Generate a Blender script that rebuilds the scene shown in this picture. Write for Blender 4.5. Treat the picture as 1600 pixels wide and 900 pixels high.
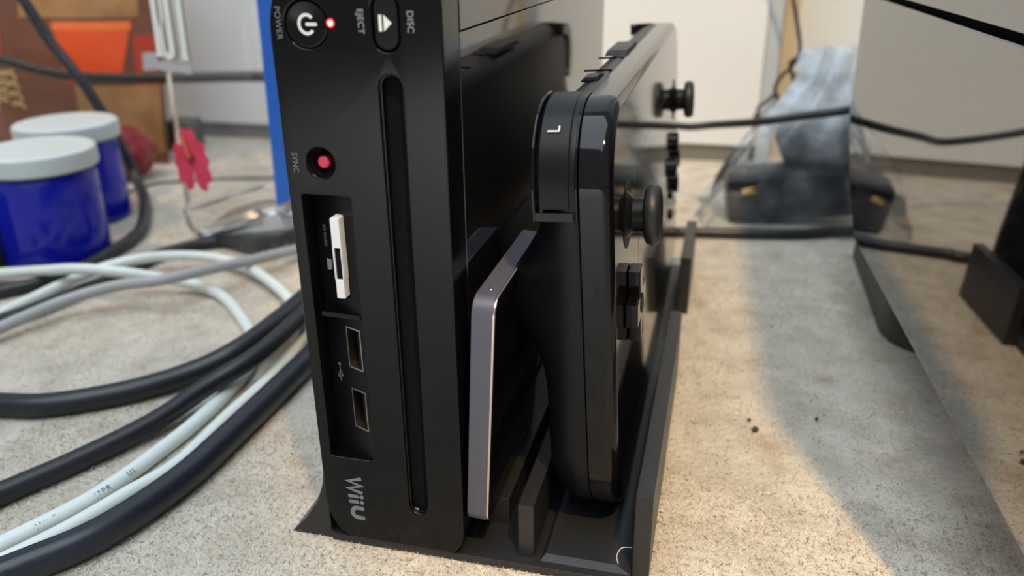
import bpy, bmesh, math, random
import numpy as np
from mathutils import Matrix, Vector

for o in list(bpy.data.objects):
    bpy.data.objects.remove(o)
scene = bpy.context.scene
COL = scene.collection
random.seed(7)
rng = np.random.default_rng(7)
S = 0.001                      # millimetres to metres
ZF = 3.0                       # the carpet lies 3 mm under the console's underside (z = 0)

# ------------------------------------------------------------------ camera
def camera_matrix(loc, yaw, pitch, roll):
    cy, sy, cp, sp = math.cos(yaw), math.sin(yaw), math.cos(pitch), math.sin(pitch)
    f = Vector((sy*cp, cy*cp, sp))
    r = Vector((cy, -sy, 0))
    u = r.cross(f)
    cr, sr = math.cos(roll), math.sin(roll)
    R, U = cr*r + sr*u, -sr*r + cr*u
    m = Matrix(((R.x, U.x, -f.x, loc[0]), (R.y, U.y, -f.y, loc[1]), (R.z, U.z, -f.z, loc[2]), (0, 0, 0, 1)))
    return m
cam_data = bpy.data.cameras.new('camera')
cam = bpy.data.objects.new('camera', cam_data)
COL.objects.link(cam)
cam.matrix_world = camera_matrix((0.1128227, -0.1949572, 0.1780534 + ZF*S), -0.2531, -0.4006, -0.012)
cam_data.sensor_fit = 'HORIZONTAL'
cam_data.sensor_width = 36.0
cam_data.lens = 1288.8/1600*36.0
cam_data.clip_start = 0.01
cam_data.clip_end = 30
cam_data.dof.use_dof = True
cam_data.dof.focus_distance = 0.250
cam_data.dof.aperture_fstop = 9.5
scene.camera = cam

# ------------------------------------------------------------------ light and exposure
scene.view_settings.view_transform = 'Standard'
scene.view_settings.look = 'None'
scene.view_settings.gamma = 1.0
scene.view_settings.use_curve_mapping = False
scene.view_settings.exposure = 0.0
world = bpy.data.worlds.new('room_light')
scene.world = world
world.use_nodes = True
world.node_tree.nodes['Background'].inputs[0].default_value = (0.80, 0.90, 1.0, 1)
world.node_tree.nodes['Background'].inputs[1].default_value = 0.42

def lamp(name, kind, loc, power, color, target=None, size=0.1, size_y=None):
    d = bpy.data.lights.new(name, kind)
    d.energy = power
    d.color = color
    if kind == 'AREA':
        d.shape = 'RECTANGLE'
        d.size = size
        d.size_y = size_y or size
    else:
        d.shadow_soft_size = size
    o = bpy.data.objects.new(name, d)
    COL.objects.link(o)
    o.location = loc
    if target:
        o.rotation_euler = (Vector(target) - Vector(loc)).to_track_quat('-Z', 'Y').to_euler()
    return o
warm = lamp('shaded_lamp', 'SPOT', (0.41, -0.50, 1.11), 51, (1.0, 0.66, 0.27), (0.35, 0.30, 0), size=0.025)
warm.data.spot_size = math.radians(42)
warm.data.spot_blend = 0.25
lamp('floor_patch_spot', 'SPOT', (-0.2, -2.0, 1.5), 1100, (0.80, 0.91, 1.0), (0.0, -0.72, 0), size=0.15)  # added spot, brightens unseen carpet that the console front mirrors
bpy.data.objects['floor_patch_spot'].data.spot_size = math.radians(22)
bpy.data.objects['floor_patch_spot'].data.spot_blend = 0.5
lamp('window_light', 'AREA', (-0.10, -0.28, 1.45), 20.5, (0.80, 0.92, 1.0), (0.05, 0.15, 0), 1.3, 1.3)
corner = lamp('left_warm_fill', 'SPOT', (-0.80, 0.20, 0.95), 13, (1.0, 0.68, 0.32), (-0.36, 0.42, 0), size=0.03)  # added fill spot, warms the far left carpet and the jars
corner.data.spot_size = math.radians(44)
corner.data.spot_blend = 0.6

# ------------------------------------------------------------------ materials
def mat(name, color, rough=0.5, metal=0.0, spec=0.5, noise=0.0, nscale=40.0, bump=0.0, bscale=400.0,
        rnoise=0.05, emit=None, estr=0.0, trans=0.0, ior=1.5, coat=0.0, color2=None, aniso=None):
    m = bpy.data.materials.new(name)
    m.use_nodes = True
    nt = m.node_tree
    b = nt.nodes['Principled BSDF']
    b.inputs['Roughness'].default_value = rough
    b.inputs['Metallic'].default_value = metal
    b.inputs['Specular IOR Level'].default_value = spec
    b.inputs['IOR'].default_value = ior
    b.inputs['Transmission Weight'].default_value = trans
    b.inputs['Coat Weight'].default_value = coat
    if emit:
        b.inputs['Emission Color'].default_value = (*emit, 1)
        b.inputs['Emission Strength'].default_value = estr
    tc = nt.nodes.new('ShaderNodeTexCoord')
    n = nt.nodes.new('ShaderNodeTexNoise')
    n.inputs['Scale'].default_value = nscale
    n.inputs['Detail'].default_value = 5
    nt.links.new(tc.outputs['Object'], n.inputs['Vector'])
    mx = nt.nodes.new('ShaderNodeMix')
    mx.data_type = 'RGBA'
    c2 = color2 or tuple(min(1, c*(1-noise)) for c in color)
    c1 = color if color2 else tuple(min(1, c*(1+noise)) for c in color)
    mx.inputs[6].default_value = (*c1, 1)
    mx.inputs[7].default_value = (*c2, 1)
    nt.links.new(n.outputs['Fac'], mx.inputs[0])
    nt.links.new(mx.outputs[2], b.inputs['Base Color'])
    if rnoise:
        mr = nt.nodes.new('ShaderNodeMapRange')
        mr.inputs['To Min'].default_value = max(0, rough-rnoise)
        mr.inputs['To Max'].default_value = min(1, rough+rnoise)
        nt.links.new(n.outputs['Fac'], mr.inputs['Value'])
        nt.links.new(mr.outputs[0], b.inputs['Roughness'])
    if bump:
        n2 = nt.nodes.new('ShaderNodeTexNoise')
        n2.inputs['Scale'].default_value = bscale
        n2.inputs['Detail'].default_value = 4
        nt.links.new(tc.outputs['Object'], n2.inputs['Vector'])
        bp = nt.nodes.new('ShaderNodeBump')
        bp.inputs['Strength'].default_value = bump
        bp.inputs['Distance'].default_value = 0.001
        nt.links.new(n2.outputs['Fac'], bp.inputs['Height'])
        nt.links.new(bp.outputs['Normal'], b.inputs['Normal'])
    return m

def clear_mat(name, tint, gloss_ior=1.45, haze=0.0, layers=None, haze_color=(0.9, 0.95, 1.0), rough=0.06, bump=0.0, bscale=60):
    """thin clear plastic: straight-through film with a Fresnel gloss and a little milky haze"""
    m = bpy.data.materials.new(name)
    m.use_nodes = True
    nt = m.node_tree
    nt.nodes.remove(nt.nodes['Principled BSDF'])
    out = nt.nodes['Material Output']
    tr = nt.nodes.new('ShaderNodeBsdfTransparent')
    tr.inputs[0].default_value = (*tint, 1)
    gl = nt.nodes.new('ShaderNodeBsdfGlossy')
    gl.inputs['Roughness'].default_value = rough
    df = nt.nodes.new('ShaderNodeBsdfDiffuse')
    df.inputs[0].default_value = (*haze_color, 1)
    fr = nt.nodes.new('ShaderNodeFresnel')
    fr.inputs['IOR'].default_value = gloss_ior
    m1 = nt.nodes.new('ShaderNodeMixShader')
    m2 = nt.nodes.new('ShaderNodeMixShader')
    tc = nt.nodes.new('ShaderNodeTexCoord')
    n = nt.nodes.new('ShaderNodeTexNoise')
    n.inputs['Scale'].default_value = bscale
    n.inputs['Detail'].default_value = 4
    nt.links.new(tc.outputs['Object'], n.inputs['Vector'])
    mr = nt.nodes.new('ShaderNodeMapRange')
    mr.inputs['From Min'].default_value = 0.35
    mr.inputs['From Max'].default_value = 0.7
    mr.inputs['To Min'].default_value = haze*0.4
    mr.inputs['To Max'].default_value = haze*1.6
    nt.links.new(n.outputs['Fac'], mr.inputs['Value'])
    if layers:
        # the film is gathered into many layers towards the top of the bag
        sx = nt.nodes.new('ShaderNodeSeparateXYZ')
        nt.links.new(tc.outputs['Object'], sx.inputs[0])
        lr = nt.nodes.new('ShaderNodeMapRange')
        lr.inputs['From Min'].default_value, lr.inputs['From Max'].default_value = layers[0], layers[1]
        lr.inputs['To Min'].default_value, lr.inputs['To Max'].default_value = layers[2], layers[3]
        nt.links.new(sx.outputs['Z'], lr.inputs['Value'])
        mu = nt.nodes.new('ShaderNodeMath')
        mu.operation = 'MULTIPLY'
        nt.links.new(mr.outputs[0], mu.inputs[0])
        nt.links.new(lr.outputs[0], mu.inputs[1])
        nt.links.new(mu.outputs[0], m1.inputs[0])
    else:
        nt.links.new(mr.outputs[0], m1.inputs[0])
    nt.links.new(tr.outputs[0], m1.inputs[1])
    nt.links.new(df.outputs[0], m1.inputs[2])
    nt.links.new(fr.outputs[0], m2.inputs[0])
    nt.links.new(m1.outputs[0], m2.inputs[1])
    nt.links.new(gl.outputs[0], m2.inputs[2])
    if bump:
        bp = nt.nodes.new('ShaderNodeBump')
        bp.inputs['Strength'].default_value = bump
        bp.inputs['Distance'].default_value = 0.004
        nt.links.new(n.outputs['Fac'], bp.inputs['Height'])
        nt.links.new(bp.outputs[0], gl.inputs['Normal'])
        nt.links.new(bp.outputs[0], fr.inputs['Normal'])
        nt.links.new(bp.outputs[0], df.inputs['Normal'])
    nt.links.new(m2.outputs[0], out.inputs[0])
    return m

M = {}
M['piano_black'] = mat('piano_black', (0.004, 0.004, 0.005), 0.07, spec=0.3, rnoise=0.02, nscale=25)
M['gloss_side'] = mat('gloss_side', (0.005, 0.005, 0.006), 0.05, spec=0.5, ior=2.0, rnoise=0.02, nscale=25)
M['mirror_black'] = mat('mirror_black', (0.005, 0.005, 0.006), 0.03, spec=1.0, ior=2.4, rnoise=0.01)
M['front_black'] = mat('front_black', (0.0030, 0.0031, 0.0036), 0.14, spec=0.26, rnoise=0.03, nscale=30)
M['matte_black'] = mat('matte_black', (0.005, 0.0056, 0.0072), 0.36, spec=0.2, noise=.2, bump=0.05, bscale=3000)
M['felt_black'] = mat('felt_black', (0.006, 0.006, 0.008), 0.95, noise=.5, nscale=900, spec=0.1)
M['print_black'] = mat('print_black', (0.016, 0.017, 0.020), 0.40, noise=.15, nscale=200, bump=0.08, bscale=1500)
M['rubber_black'] = mat('rubber_black', (0.010, 0.011, 0.013), 0.45, noise=.2)
M['cable_black'] = mat('cable_black', (0.012, 0.013, 0.016), 0.38, noise=.2, nscale=60)
M['cable_navy'] = mat('cable_navy', (0.012, 0.014, 0.022), 0.32, noise=.2, nscale=60)
M['cable_white'] = mat('cable_white', (0.70, 0.75, 0.72), 0.4, noise=.05)
M['cable_grey'] = mat('cable_grey', (0.36, 0.36, 0.36), 0.45, noise=.08)
M['aluminium'] = mat('aluminium', (0.105, 0.105, 0.14), 0.5, metal=0.4, noise=.05, nscale=500, bump=.03, bscale=4000)
M['bright_edge'] = mat('bright_edge', (0.75, 0.62, 0.58), 0.25, metal=1.0)
M['steel'] = mat('steel', (0.5, 0.46, 0.4), 0.3, metal=1.0)
M['print_grey'] = mat('print_grey', (0.28, 0.30, 0.31), 0.5, noise=.05)
M['print_dim'] = mat('print_dim', (0.16, 0.17, 0.18), 0.5, noise=.05)
M['print_white'] = mat('print_white', (0.72, 0.78, 0.76), 0.5, noise=.04)
M['logo_grey'] = mat('logo_grey', (0.17, 0.19, 0.21), 0.45, noise=.05)
M['card_white'] = mat('card_white', (0.78, 0.79, 0.84), 0.45, noise=.03)
M['sync_red'] = mat('sync_red', (0.62, 0.03, 0.09), 0.4, noise=.05)
M['led'] = mat('led', (1, .2, .15), 0.4, emit=(1.0, 0.10, 0.07), estr=14, rnoise=0)
M['led_halo'] = mat('led_halo', (.8, .02, .02), 0.4, emit=(1.0, 0.004, 0.012), estr=1.3, rnoise=0)  # blurred halo of the power light, put in as emission
M['lid_white'] = mat('lid_white', (0.56, 0.60, 0.59), 0.4, noise=.03)
M['jar_blue'] = mat('jar_blue', (0.008, 0.016, 0.50), 0.12, noise=.45, nscale=25, trans=0.25, ior=1.45)
M['label_blue'] = mat('label_blue', (0.02, 0.20, 0.95), 0.3, noise=.2, nscale=14)
M['flower_red'] = mat('flower_red', (0.70, 0.015, 0.05), 0.45, color2=(0.75, 0.10, 0.16), nscale=70)
M['flower_core'] = mat('flower_core', (0.30, 0.02, 0.02), 0.5, noise=.3)
M['flower_stamen'] = mat('flower_stamen', (0.75, 0.22, 0.06), 0.5, noise=.3)
M['letter_white'] = mat('letter_white', (0.80, 0.80, 0.76), 0.4, noise=.03)
M['letter_rim'] = mat('letter_rim', (0.10, 0.10, 0.08), 0.5, noise=.1)
M['frosted'] = mat('frosted', (0.45, 0.43, 0.45), 0.5, noise=.15, nscale=90)
M['cabinet_white'] = mat('cabinet_white', (0.78, 0.80, 0.82), 0.45, noise=.03, nscale=6)
M['wall_cream'] = mat('wall_cream', (0.68, 0.73, 0.79), 0.8, noise=.04, nscale=8, bump=.1, bscale=200)
M['plinth'] = mat('plinth', (0.20, 0.185, 0.165), 0.6, noise=.12, nscale=12)
M['post_grey'] = mat('post_grey', (0.46, 0.50, 0.54), 0.5, noise=.05)
M['wood_tan'] = mat('wood_tan', (0.55, 0.44, 0.30), 0.6, noise=.12, nscale=20)
M['bag_brown'] = mat('bag_brown', (0.24, 0.09, 0.045), 0.26, color2=(0.09, 0.03, 0.02), nscale=14, bump=.8, bscale=45)
M['bag_tan'] = mat('bag_tan', (0.55, 0.30, 0.11), 0.3, color2=(0.20, 0.075, 0.03), nscale=42, bump=.6, bscale=45)
M['bag_orange'] = mat('bag_orange', (0.80, 0.085, 0.012), 0.4, noise=.12, nscale=12)
M['bag_orange_light'] = mat('bag_orange_light', (0.85, 0.17, 0.035), 0.4, noise=.1, nscale=12)
M['bag_deep'] = mat('bag_deep', (0.45, 0.04, 0.012), 0.4, noise=.2, nscale=12)
M['pasta'] = mat('pasta', (0.42, 0.28, 0.13), 0.5, noise=.25, nscale=60)
M['pouch_red'] = mat('pouch_red', (0.34, 0.012, 0.020), 0.3, color2=(0.10, 0.004, 0.008), nscale=22)
M['box_dark'] = mat('box_dark', (0.035, 0.032, 0.030), 0.5, noise=.2)
M['foot_grey'] = mat('foot_grey', (0.045, 0.045, 0.042), 0.5, noise=.1)
M['plug_brown'] = mat('plug_brown', (0.10, 0.05, 0.035), 0.5, noise=.1)
M['adapter'] = mat('adapter', (0.010, 0.011, 0.014), 0.3, noise=.2)
M['gold'] = mat('gold', (0.9, 0.62, 0.25), 0.2, metal=1.0)
M['clear_bottle'] = clear_mat('clear_bottle', (0.98, 0.972, 0.965), 1.3, haze=0.03, rough=0.05, bscale=30)
M['clear_base'] = clear_mat('clear_base', (0.99, 0.985, 0.98), 1.2, haze=0.07, rough=0.06, bscale=40)
M['bag_film'] = clear_mat('bag_film', (0.95, 0.97, 0.99), 1.2, haze=0.62, layers=(0.045, 0.085, 0.07, 1.0), haze_color=(0.90, 0.95, 1.0), rough=0.12, bump=0.6, bscale=45)

# ------------------------------------------------------------------ mesh helpers (all coordinates in millimetres)
def curve_to_bm(cu):
    ob = bpy.data.objects.new('tmp', cu)
    COL.objects.link(ob)
    dg = bpy.context.evaluated_depsgraph_get()
    me = bpy.data.meshes.new_from_object(ob.evaluated_get(dg))
    bm = bmesh.new()
    bm.from_mesh(me)
    bpy.data.objects.remove(ob)
    bpy.data.curves.remove(cu)
    bpy.data.meshes.remove(me)
    return bm

def plate(outlines, depth, matrix=None, bevel=0.0, bres=2):
    """flat shape with holes, extruded; local XY shape, local Z from 0 to depth"""
    cu = bpy.data.curves.new('tmp', 'CURVE')
    cu.dimensions = '2D'
    cu.fill_mode = 'BOTH'
    for pts in outlines:
        sp = cu.splines.new('POLY')
        sp.points.add(len(pts)-1)
        for p, q in zip(sp.points, pts):
            p.co = (q[0], q[1], 0, 1)
        sp.use_cyclic_u = True
    cu.extrude = max(depth/2 - bevel, 0.0)
    cu.bevel_depth = bevel
    cu.bevel_resolution = bres
    cu.offset = -bevel
    bm = curve_to_bm(cu)
    bmesh.ops.remove_doubles(bm, verts=bm.verts, dist=1e-4)
    bmesh.ops.translate(bm, verts=bm.verts, vec=(0, 0, depth/2))
    if matrix is not None:
        bm.transform(matrix)
    bmesh.ops.recalc_face_normals(bm, faces=bm.faces)
    return bm

def axes(ex, ey, origin):
    ex, ey = Vector(ex).normalized(), Vector(ey).normalized()
    ez = ex.cross(ey)
    m = Matrix.Identity(4)
    for i, v in enumerate((ex, ey, ez)):
        for j in range(3):
            m[j][i] = v[j]
    for j in range(3):
        m[j][3] = origin[j]
    return m

def text_bm(txt, size, matrix, depth=0.06, offset=0.0, spacing=1.0, sx=1.0):
    cu = bpy.data.curves.new('tmp', 'FONT')
    cu.body = txt
    cu.size = size
    cu.extrude = depth/2
    cu.offset = offset
    cu.space_character = spacing
    cu.align_x = 'CENTER'
    cu.align_y = 'CENTER'
    bm = curve_to_bm(cu)
    bm.transform(matrix @ Matrix.Diagonal((sx, 1, 1, 1)))
    return bm

def rrect(x0, x1, y0, y1, rx, ry=None, n=8):
    """rounded rectangle; rx, ry single radii or one per corner (br, tr, tl, bl)"""
    if ry is None:
        ry = rx
    rx = rx if isinstance(rx, (list, tuple)) else [rx]*4
    ry = ry if isinstance(ry, (list, tuple)) else [ry]*4
    c = [(x1-rx[0], y0+ry[0], -90), (x1-rx[1], y1-ry[1], 0), (x0+rx[2], y1-ry[2], 90), (x0+rx[3], y0+ry[3], 180)]
    pts = []
    for k, (cx, cy, a) in enumerate(c):
        for i in range(n+1):
            t = math.radians(a + 90*i/n)
            pts.append((cx + rx[k]*math.cos(t), cy + ry[k]*math.sin(t)))
    return pts

def circ(cx, cy, r, n=32, ry=None):
    return [(cx + r*math.cos(2*math.pi*i/n), cy + (ry or r)*math.sin(2*math.pi*i/n)) for i in range(n)]

def box(x0, x1, y0, y1, z0, z1, bevel=0.0, seg=2):
    bm = bmesh.new()
    bmesh.ops.create_cube(bm, size=1)
    bmesh.ops.transform(bm, matrix=Matrix.Translation(((x0+x1)/2, (y0+y1)/2, (z0+z1)/2)) @ Matrix.Diagonal((x1-x0, y1-y0, z1-z0, 1)), verts=bm.verts)
    if bevel:
        bmesh.ops.bevel(bm, geom=bm.edges[:], offset=bevel, segments=seg, affect='EDGES', profile=0.5)
    return bm

def lathe(profile, matrix=None, n=36):
    """profile (r, h) revolved around local Z"""
    bm = bmesh.new()
    rings = []
    for r, h in profile:
        if r < 1e-6:
            rings.append([bm.verts.new((0, 0, h))])
        else:
            rings.append([bm.verts.new((r*math.cos(2*math.pi*i/n), r*math.sin(2*math.pi*i/n), h)) for i in range(n)])
    for a, b in zip(rings, rings[1:]):
        for i in range(n):
            j = (i+1) % n
            if len(a) == 1 and len(b) > 1:
                bm.faces.new((a[0], b[i], b[j]))
            elif len(b) == 1 and len(a) > 1:
                bm.faces.new((a[i], a[j], b[0]))
            elif len(a) > 1:
                bm.faces.new((a[i], a[j], b[j], b[i]))
    if matrix is not None:
        bm.transform(matrix)
    bmesh.ops.recalc_face_normals(bm, faces=bm.faces)
    return bm

def smooth_path(pts, sub=6):
    P = [np.array(p, float) for p in pts]
    P = [2*P[0]-P[1]] + P + [2*P[-1]-P[-2]]
    out = []
    for i in range(1, len(P)-2):
        a, b, c, d = P[i-1:i+3]
        for k in range(sub):
            t = k/sub
            out.append(0.5*((2*b) + (-a+c)*t + (2*a-5*b+4*c-d)*t*t + (-a+3*b-3*c+d)*t**3))
    out.append(P[-2])
    return out

def tube(pts, r, n=14, sub=6, smooth=True):
    P = smooth_path(pts, sub) if smooth else [np.array(p, float) for p in pts]
    bm = bmesh.new()
    rings = []
    ref = Vector((0, 0, 1))
    up = None
    for i, p in enumerate(P):
        a, b = P[max(i-1, 0)], P[min(i+1, len(P)-1)]
        t = Vector(b-a).normalized()
        if up is None:
            up = ref if abs(t.z) < 0.9 else Vector((1, 0, 0))
        up = (up - t*up.dot(t)).normalized()
        s = t.cross(up)
        rr = r[i*len(r)//len(P)] if isinstance(r, list) else r
        rings.append([bm.verts.new(Vector(p) + rr*(math.cos(2*math.pi*k/n)*up + math.sin(2*math.pi*k/n)*s)) for k in range(n)])
    for a, b in zip(rings, rings[1:]):
        for k in range(n):
            bm.faces.new((a[k], a[(k+1) % n], b[(k+1) % n], b[k]))
    bm.faces.new(rings[0][::-1])
    bm.faces.new(rings[-1])
    bmesh.ops.recalc_face_normals(bm, faces=bm.faces)
    return bm

def merge(*bms):
    out = bmesh.new()
    for b in bms:
        me = bpy.data.meshes.new('tmp')
        b.to_mesh(me)
        out.from_mesh(me)
        b.free()
        bpy.data.meshes.remove(me)
    return out

def loft(rings, cap=True):
    bm = bmesh.new()
    R = [[bm.verts.new(p) for p in ring] for ring in rings]
    n = len(R[0])
    for a, b in zip(R, R[1:]):
        for k in range(n):
            bm.faces.new((a[k], a[(k+1) % n], b[(k+1) % n], b[k]))
    if cap:
        bm.faces.new(R[0][::-1])
        bm.faces.new(R[-1])
    bmesh.ops.recalc_face_normals(bm, faces=bm.faces)
    return bm

# ------------------------------------------------------------------ object helpers
BASE = {}
def thing(name, label, cat, base, rot=None, group=None, local=False):
    """an Empty at the thing's base, base in millimetres of the console frame"""
    o = bpy.data.objects.new(name, None)
    COL.objects.link(o)
    o.empty_display_size = 0.01
    o.location = (base[0]*S, base[1]*S, (base[2]+ZF)*S)
    if rot:
        o.rotation_euler = rot
    o['label'] = label
    o['category'] = cat
    if group:
        o['group'] = group
    BASE[o] = (0, 0, 0) if local else tuple(base)
    return o

def part(name, bm, m, parent=None, label=None, angle=35, solid=True):
    """one mesh object; a child shares its parent's origin"""
    b = BASE[parent] if parent else (0, 0, -ZF)
    bm.transform(Matrix.Diagonal((S, S, S, 1)) @ Matrix.Translation((-b[0], -b[1], -b[2])))
    me = bpy.data.meshes.new(name)
    bm.to_mesh(me)
    bm.free()
    me.materials.append(M[m] if isinstance(m, str) else m)
    me.shade_smooth()
    me.set_sharp_from_angle(angle=math.radians(angle))
    o = bpy.data.objects.new(name, me)
    COL.objects.link(o)
    wn = o.modifiers.new('flat_faces', 'WEIGHTED_NORMAL')
    wn.keep_sharp = True
    wn.weight = 60
    if parent:
        o.parent = parent
        BASE[o] = b
    if label:
        o['label'] = label
    return o

def single(name, bm, m, label, cat, group=None, angle=35):
    """a thing that is one mesh, its origin moved to its own base"""
    xs = [v.co for v in bm.verts]
    c = (sum(v.x for v in xs)/len(xs), sum(v.y for v in xs)/len(xs), min(v.z for v in xs))
    bm.transform(Matrix.Diagonal((S, S, S, 1)) @ Matrix.Translation((-c[0], -c[1], -c[2])))
    me = bpy.data.meshes.new(name)
    bm.to_mesh(me)
    bm.free()
    me.materials.append(M[m])
    me.shade_smooth()
    me.set_sharp_from_angle(angle=math.radians(angle))
    o = bpy.data.objects.new(name, me)
    COL.objects.link(o)
    o.location = (c[0]*S, c[1]*S, (c[2]+ZF)*S)
    o['label'] = label
    o['category'] = cat
    if group:
        o['group'] = group
    BASE[o] = c
    return o

def structure(name, bm, m):
    o = part(name, bm, m)
    o['kind'] = 'structure'
    return o

# ================================================================== SETTING
def carpet_material():
    m = bpy.data.materials.new('carpet')
    m.use_nodes = True
    nt = m.node_tree
    b = nt.nodes['Principled BSDF']
    b.inputs['Roughness'].default_value = 0.95
    b.inputs['Specular IOR Level'].default_value = 0.1
    b.inputs['Sheen Weight'].default_value = 0.15
    tc = nt.nodes.new('ShaderNodeTexCoord')
    def noise(scale, detail=5):
        n = nt.nodes.new('ShaderNodeTexNoise')
        n.inputs['Scale'].default_value = scale
        n.inputs['Detail'].default_value = detail
        nt.links.new(tc.outputs['Object'], n.inputs['Vector'])
        return n
    ramp = nt.nodes.new('ShaderNodeValToRGB')
    e = ramp.color_ramp.elements
    e[0].position, e[0].color = 0.30, (0.44, 0.385, 0.315, 1)
    e[1].position, e[1].color = 0.62, (0.60, 0.54, 0.46, 1)
    nt.links.new(noise(55, 6).outputs['Fac'], ramp.inputs[0])
    stain = nt.nodes.new('ShaderNodeValToRGB')
    s = stain.color_ramp.elements
    s[0].position, s[0].color = 0.27, (0.72, 0.60, 0.50, 1)
    s[1].position, s[1].color = 0.40, (1, 1, 1, 1)
    nt.links.new(noise(38, 3).outputs['Fac'], stain.inputs[0])
    mul = nt.nodes.new('ShaderNodeMix')
    mul.data_type = 'RGBA'
    mul.blend_type = 'MULTIPLY'
    mul.inputs[0].default_value = 0.8
    nt.links.new(ramp.outputs[0], mul.inputs[6])
    nt.links.new(stain.outputs[0], mul.inputs[7])
    nt.links.new(mul.outputs[2], b.inputs['Base Color'])
    bp = nt.nodes.new('ShaderNodeBump')
    bp.inputs['Strength'].default_value = 0.9
    bp.inputs['Distance'].default_value = 0.0018
    nt.links.new(noise(420, 4).outputs['Fac'], bp.inputs['Height'])
    nt.links.new(bp.outputs[0], b.inputs['Normal'])
    return m
M['carpet'] = carpet_material()
M['fibre'] = mat('fibre', (0.55, 0.495, 0.42), 0.8, color2=(0.40, 0.355, 0.295), nscale=130, spec=0.25)

def pile_normals(m):
    """pile is shaded as the soft upright mass it is, lit on either side of each thin blade"""
    nt = m.node_tree
    b = nt.nodes['Principled BSDF']
    col = b.inputs['Base Color'].links[0].from_socket
    df, tl, ad = nt.nodes.new('ShaderNodeBsdfDiffuse'), nt.nodes.new('ShaderNodeBsdfTranslucent'), nt.nodes.new('ShaderNodeAddShader')
    for sh, z in ((df, 1.0), (tl, -1.0)):
        c = nt.nodes.new('ShaderNodeCombineXYZ')
        c.inputs[2].default_value = z
        nt.links.new(c.outputs[0], sh.inputs['Normal'])
        nt.links.new(col, sh.inputs['Color'])
    nt.links.new(df.outputs[0], ad.inputs[0])
    nt.links.new(tl.outputs[0], ad.inputs[1])
    nt.links.new(ad.outputs[0], nt.nodes['Material Output'].inputs[0])
    nt.nodes.remove(b)
pile_normals(M['fibre'])

def floor_plate():
    bm = bmesh.new()
    v = [bm.verts.new(p) for p in ((-2600, -2600, -ZF), (2600, -2600, -ZF), (2600, 2000, -ZF), (-2600, 2000, -ZF))]
    bm.faces.new(v)
    return bm
structure('floor', floor_plate(), 'carpet')

def fibre_mesh():
    """short upright tufts of pile, two-triangle blades, denser near the stand"""
    xy = []
    for (x0, x1, y0, y1, n) in ((-150, 215, -70, 60, 60000), (-330, 230, 60, 330, 60000)):
        xy.append(np.stack([rng.uniform(x0, x1, n), rng.uniform(y0, y1, n)], 1))
    xy = np.concatenate(xy)
    n = len(xy)
    # tufts: blades gather into little clumps
    g = np.round(xy/2.6)*2.6
    h1 = np.sin(g[:, 0]*12.9898 + g[:, 1]*78.233)*43758.5453
    h1 -= np.floor(h1)
    h2 = np.sin(g[:, 0]*39.346 + g[:, 1]*11.135)*24634.634
    h2 -= np.floor(h2)
    xy = xy*0.72 + (g + np.stack([h1-.5, h2-.5], 1)*2.0)*0.28
    ang = rng.uniform(0, 2*np.pi, n)
    w = rng.uniform(0.10, 0.22, n)
    ht = rng.uniform(0.7, 1.7, n)*(0.8+0.4*h1)
    lean = rng.normal(0, 0.75, (n, 2))
    d = np.stack([np.cos(ang), np.sin(ang)], 1)*w[:, None]
    z0 = np.full(n, -ZF-0.1)
    V = np.empty((n, 4, 3))
    V[:, 0, :2] = xy-d; V[:, 0, 2] = z0
    V[:, 1, :2] = xy+d; V[:, 1, 2] = z0
    V[:, 2, :2] = xy+lean*0.7+d*0.8; V[:, 2, 2] = z0+ht*0.65
    V[:, 3, :2] = xy+lean*1.5; V[:, 3, 2] = z0+ht
    me = bpy.data.meshes.new('carpet_pile')
    me.vertices.add(n*4)
    V[:, :, 2] += ZF
    me.vertices.foreach_set('co', (V*S).astype(np.float32).ravel())
    base = np.arange(n)*4
    F = np.stack([base, base+1, base+2, base, base+2, base+3], 1).astype(np.int32)
    me.loops.add(n*6)
    me.loops.foreach_set('vertex_index', F.ravel())
    me.polygons.add(n*2)
    me.polygons.foreach_set('loop_start', (np.arange(n*2)*3).astype(np.int32))
    me.update(calc_edges=True)
    me.materials.append(M['fibre'])
    o = bpy.data.objects.new('carpet_pile', me)
    COL.objects.link(o)
    o['label'] = 'short beige carpet pile around the stand and cables'
    o['category'] = 'carpet'
    o['kind'] = 'stuff'
fibre_mesh()

structure('wall_back', box(-2600, 2600, 640, 660, -ZF, 2300), 'wall_cream')
structure('trim_1', box(155, 167, 560, 639.9, -ZF, 1000, .5), 'wood_tan')
structure('baseboard_back', box(168, 2600, 630, 639.9, -ZF, 60, 1), 'plinth')

# white cabinet behind everything
cab = thing('white_cabinet', 'large white cabinet behind the console, on a recessed grey plinth', 'cabinet', (-160, 530, -ZF))
part('door', box(-480, -70.6, 530, 548, 12, 800, 1.0), 'cabinet_white', cab)
part('door', box(-69.4, 141, 530, 548, 12, 800, 1.0), 'cabinet_white', cab)
part('carcass', box(-480, 140.5, 548.2, 628, 12, 800, 0.5), 'cabinet_white', cab)
part('plinth', box(-476, 138, 534, 626, -ZF, 12, 0.5), 'plinth', cab)
part('side_post', box(141.3, 153, 533, 600, -ZF, 800, 0.5), 'post_grey', cab, 'blue grey post along the right edge of the cabinet')

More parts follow.
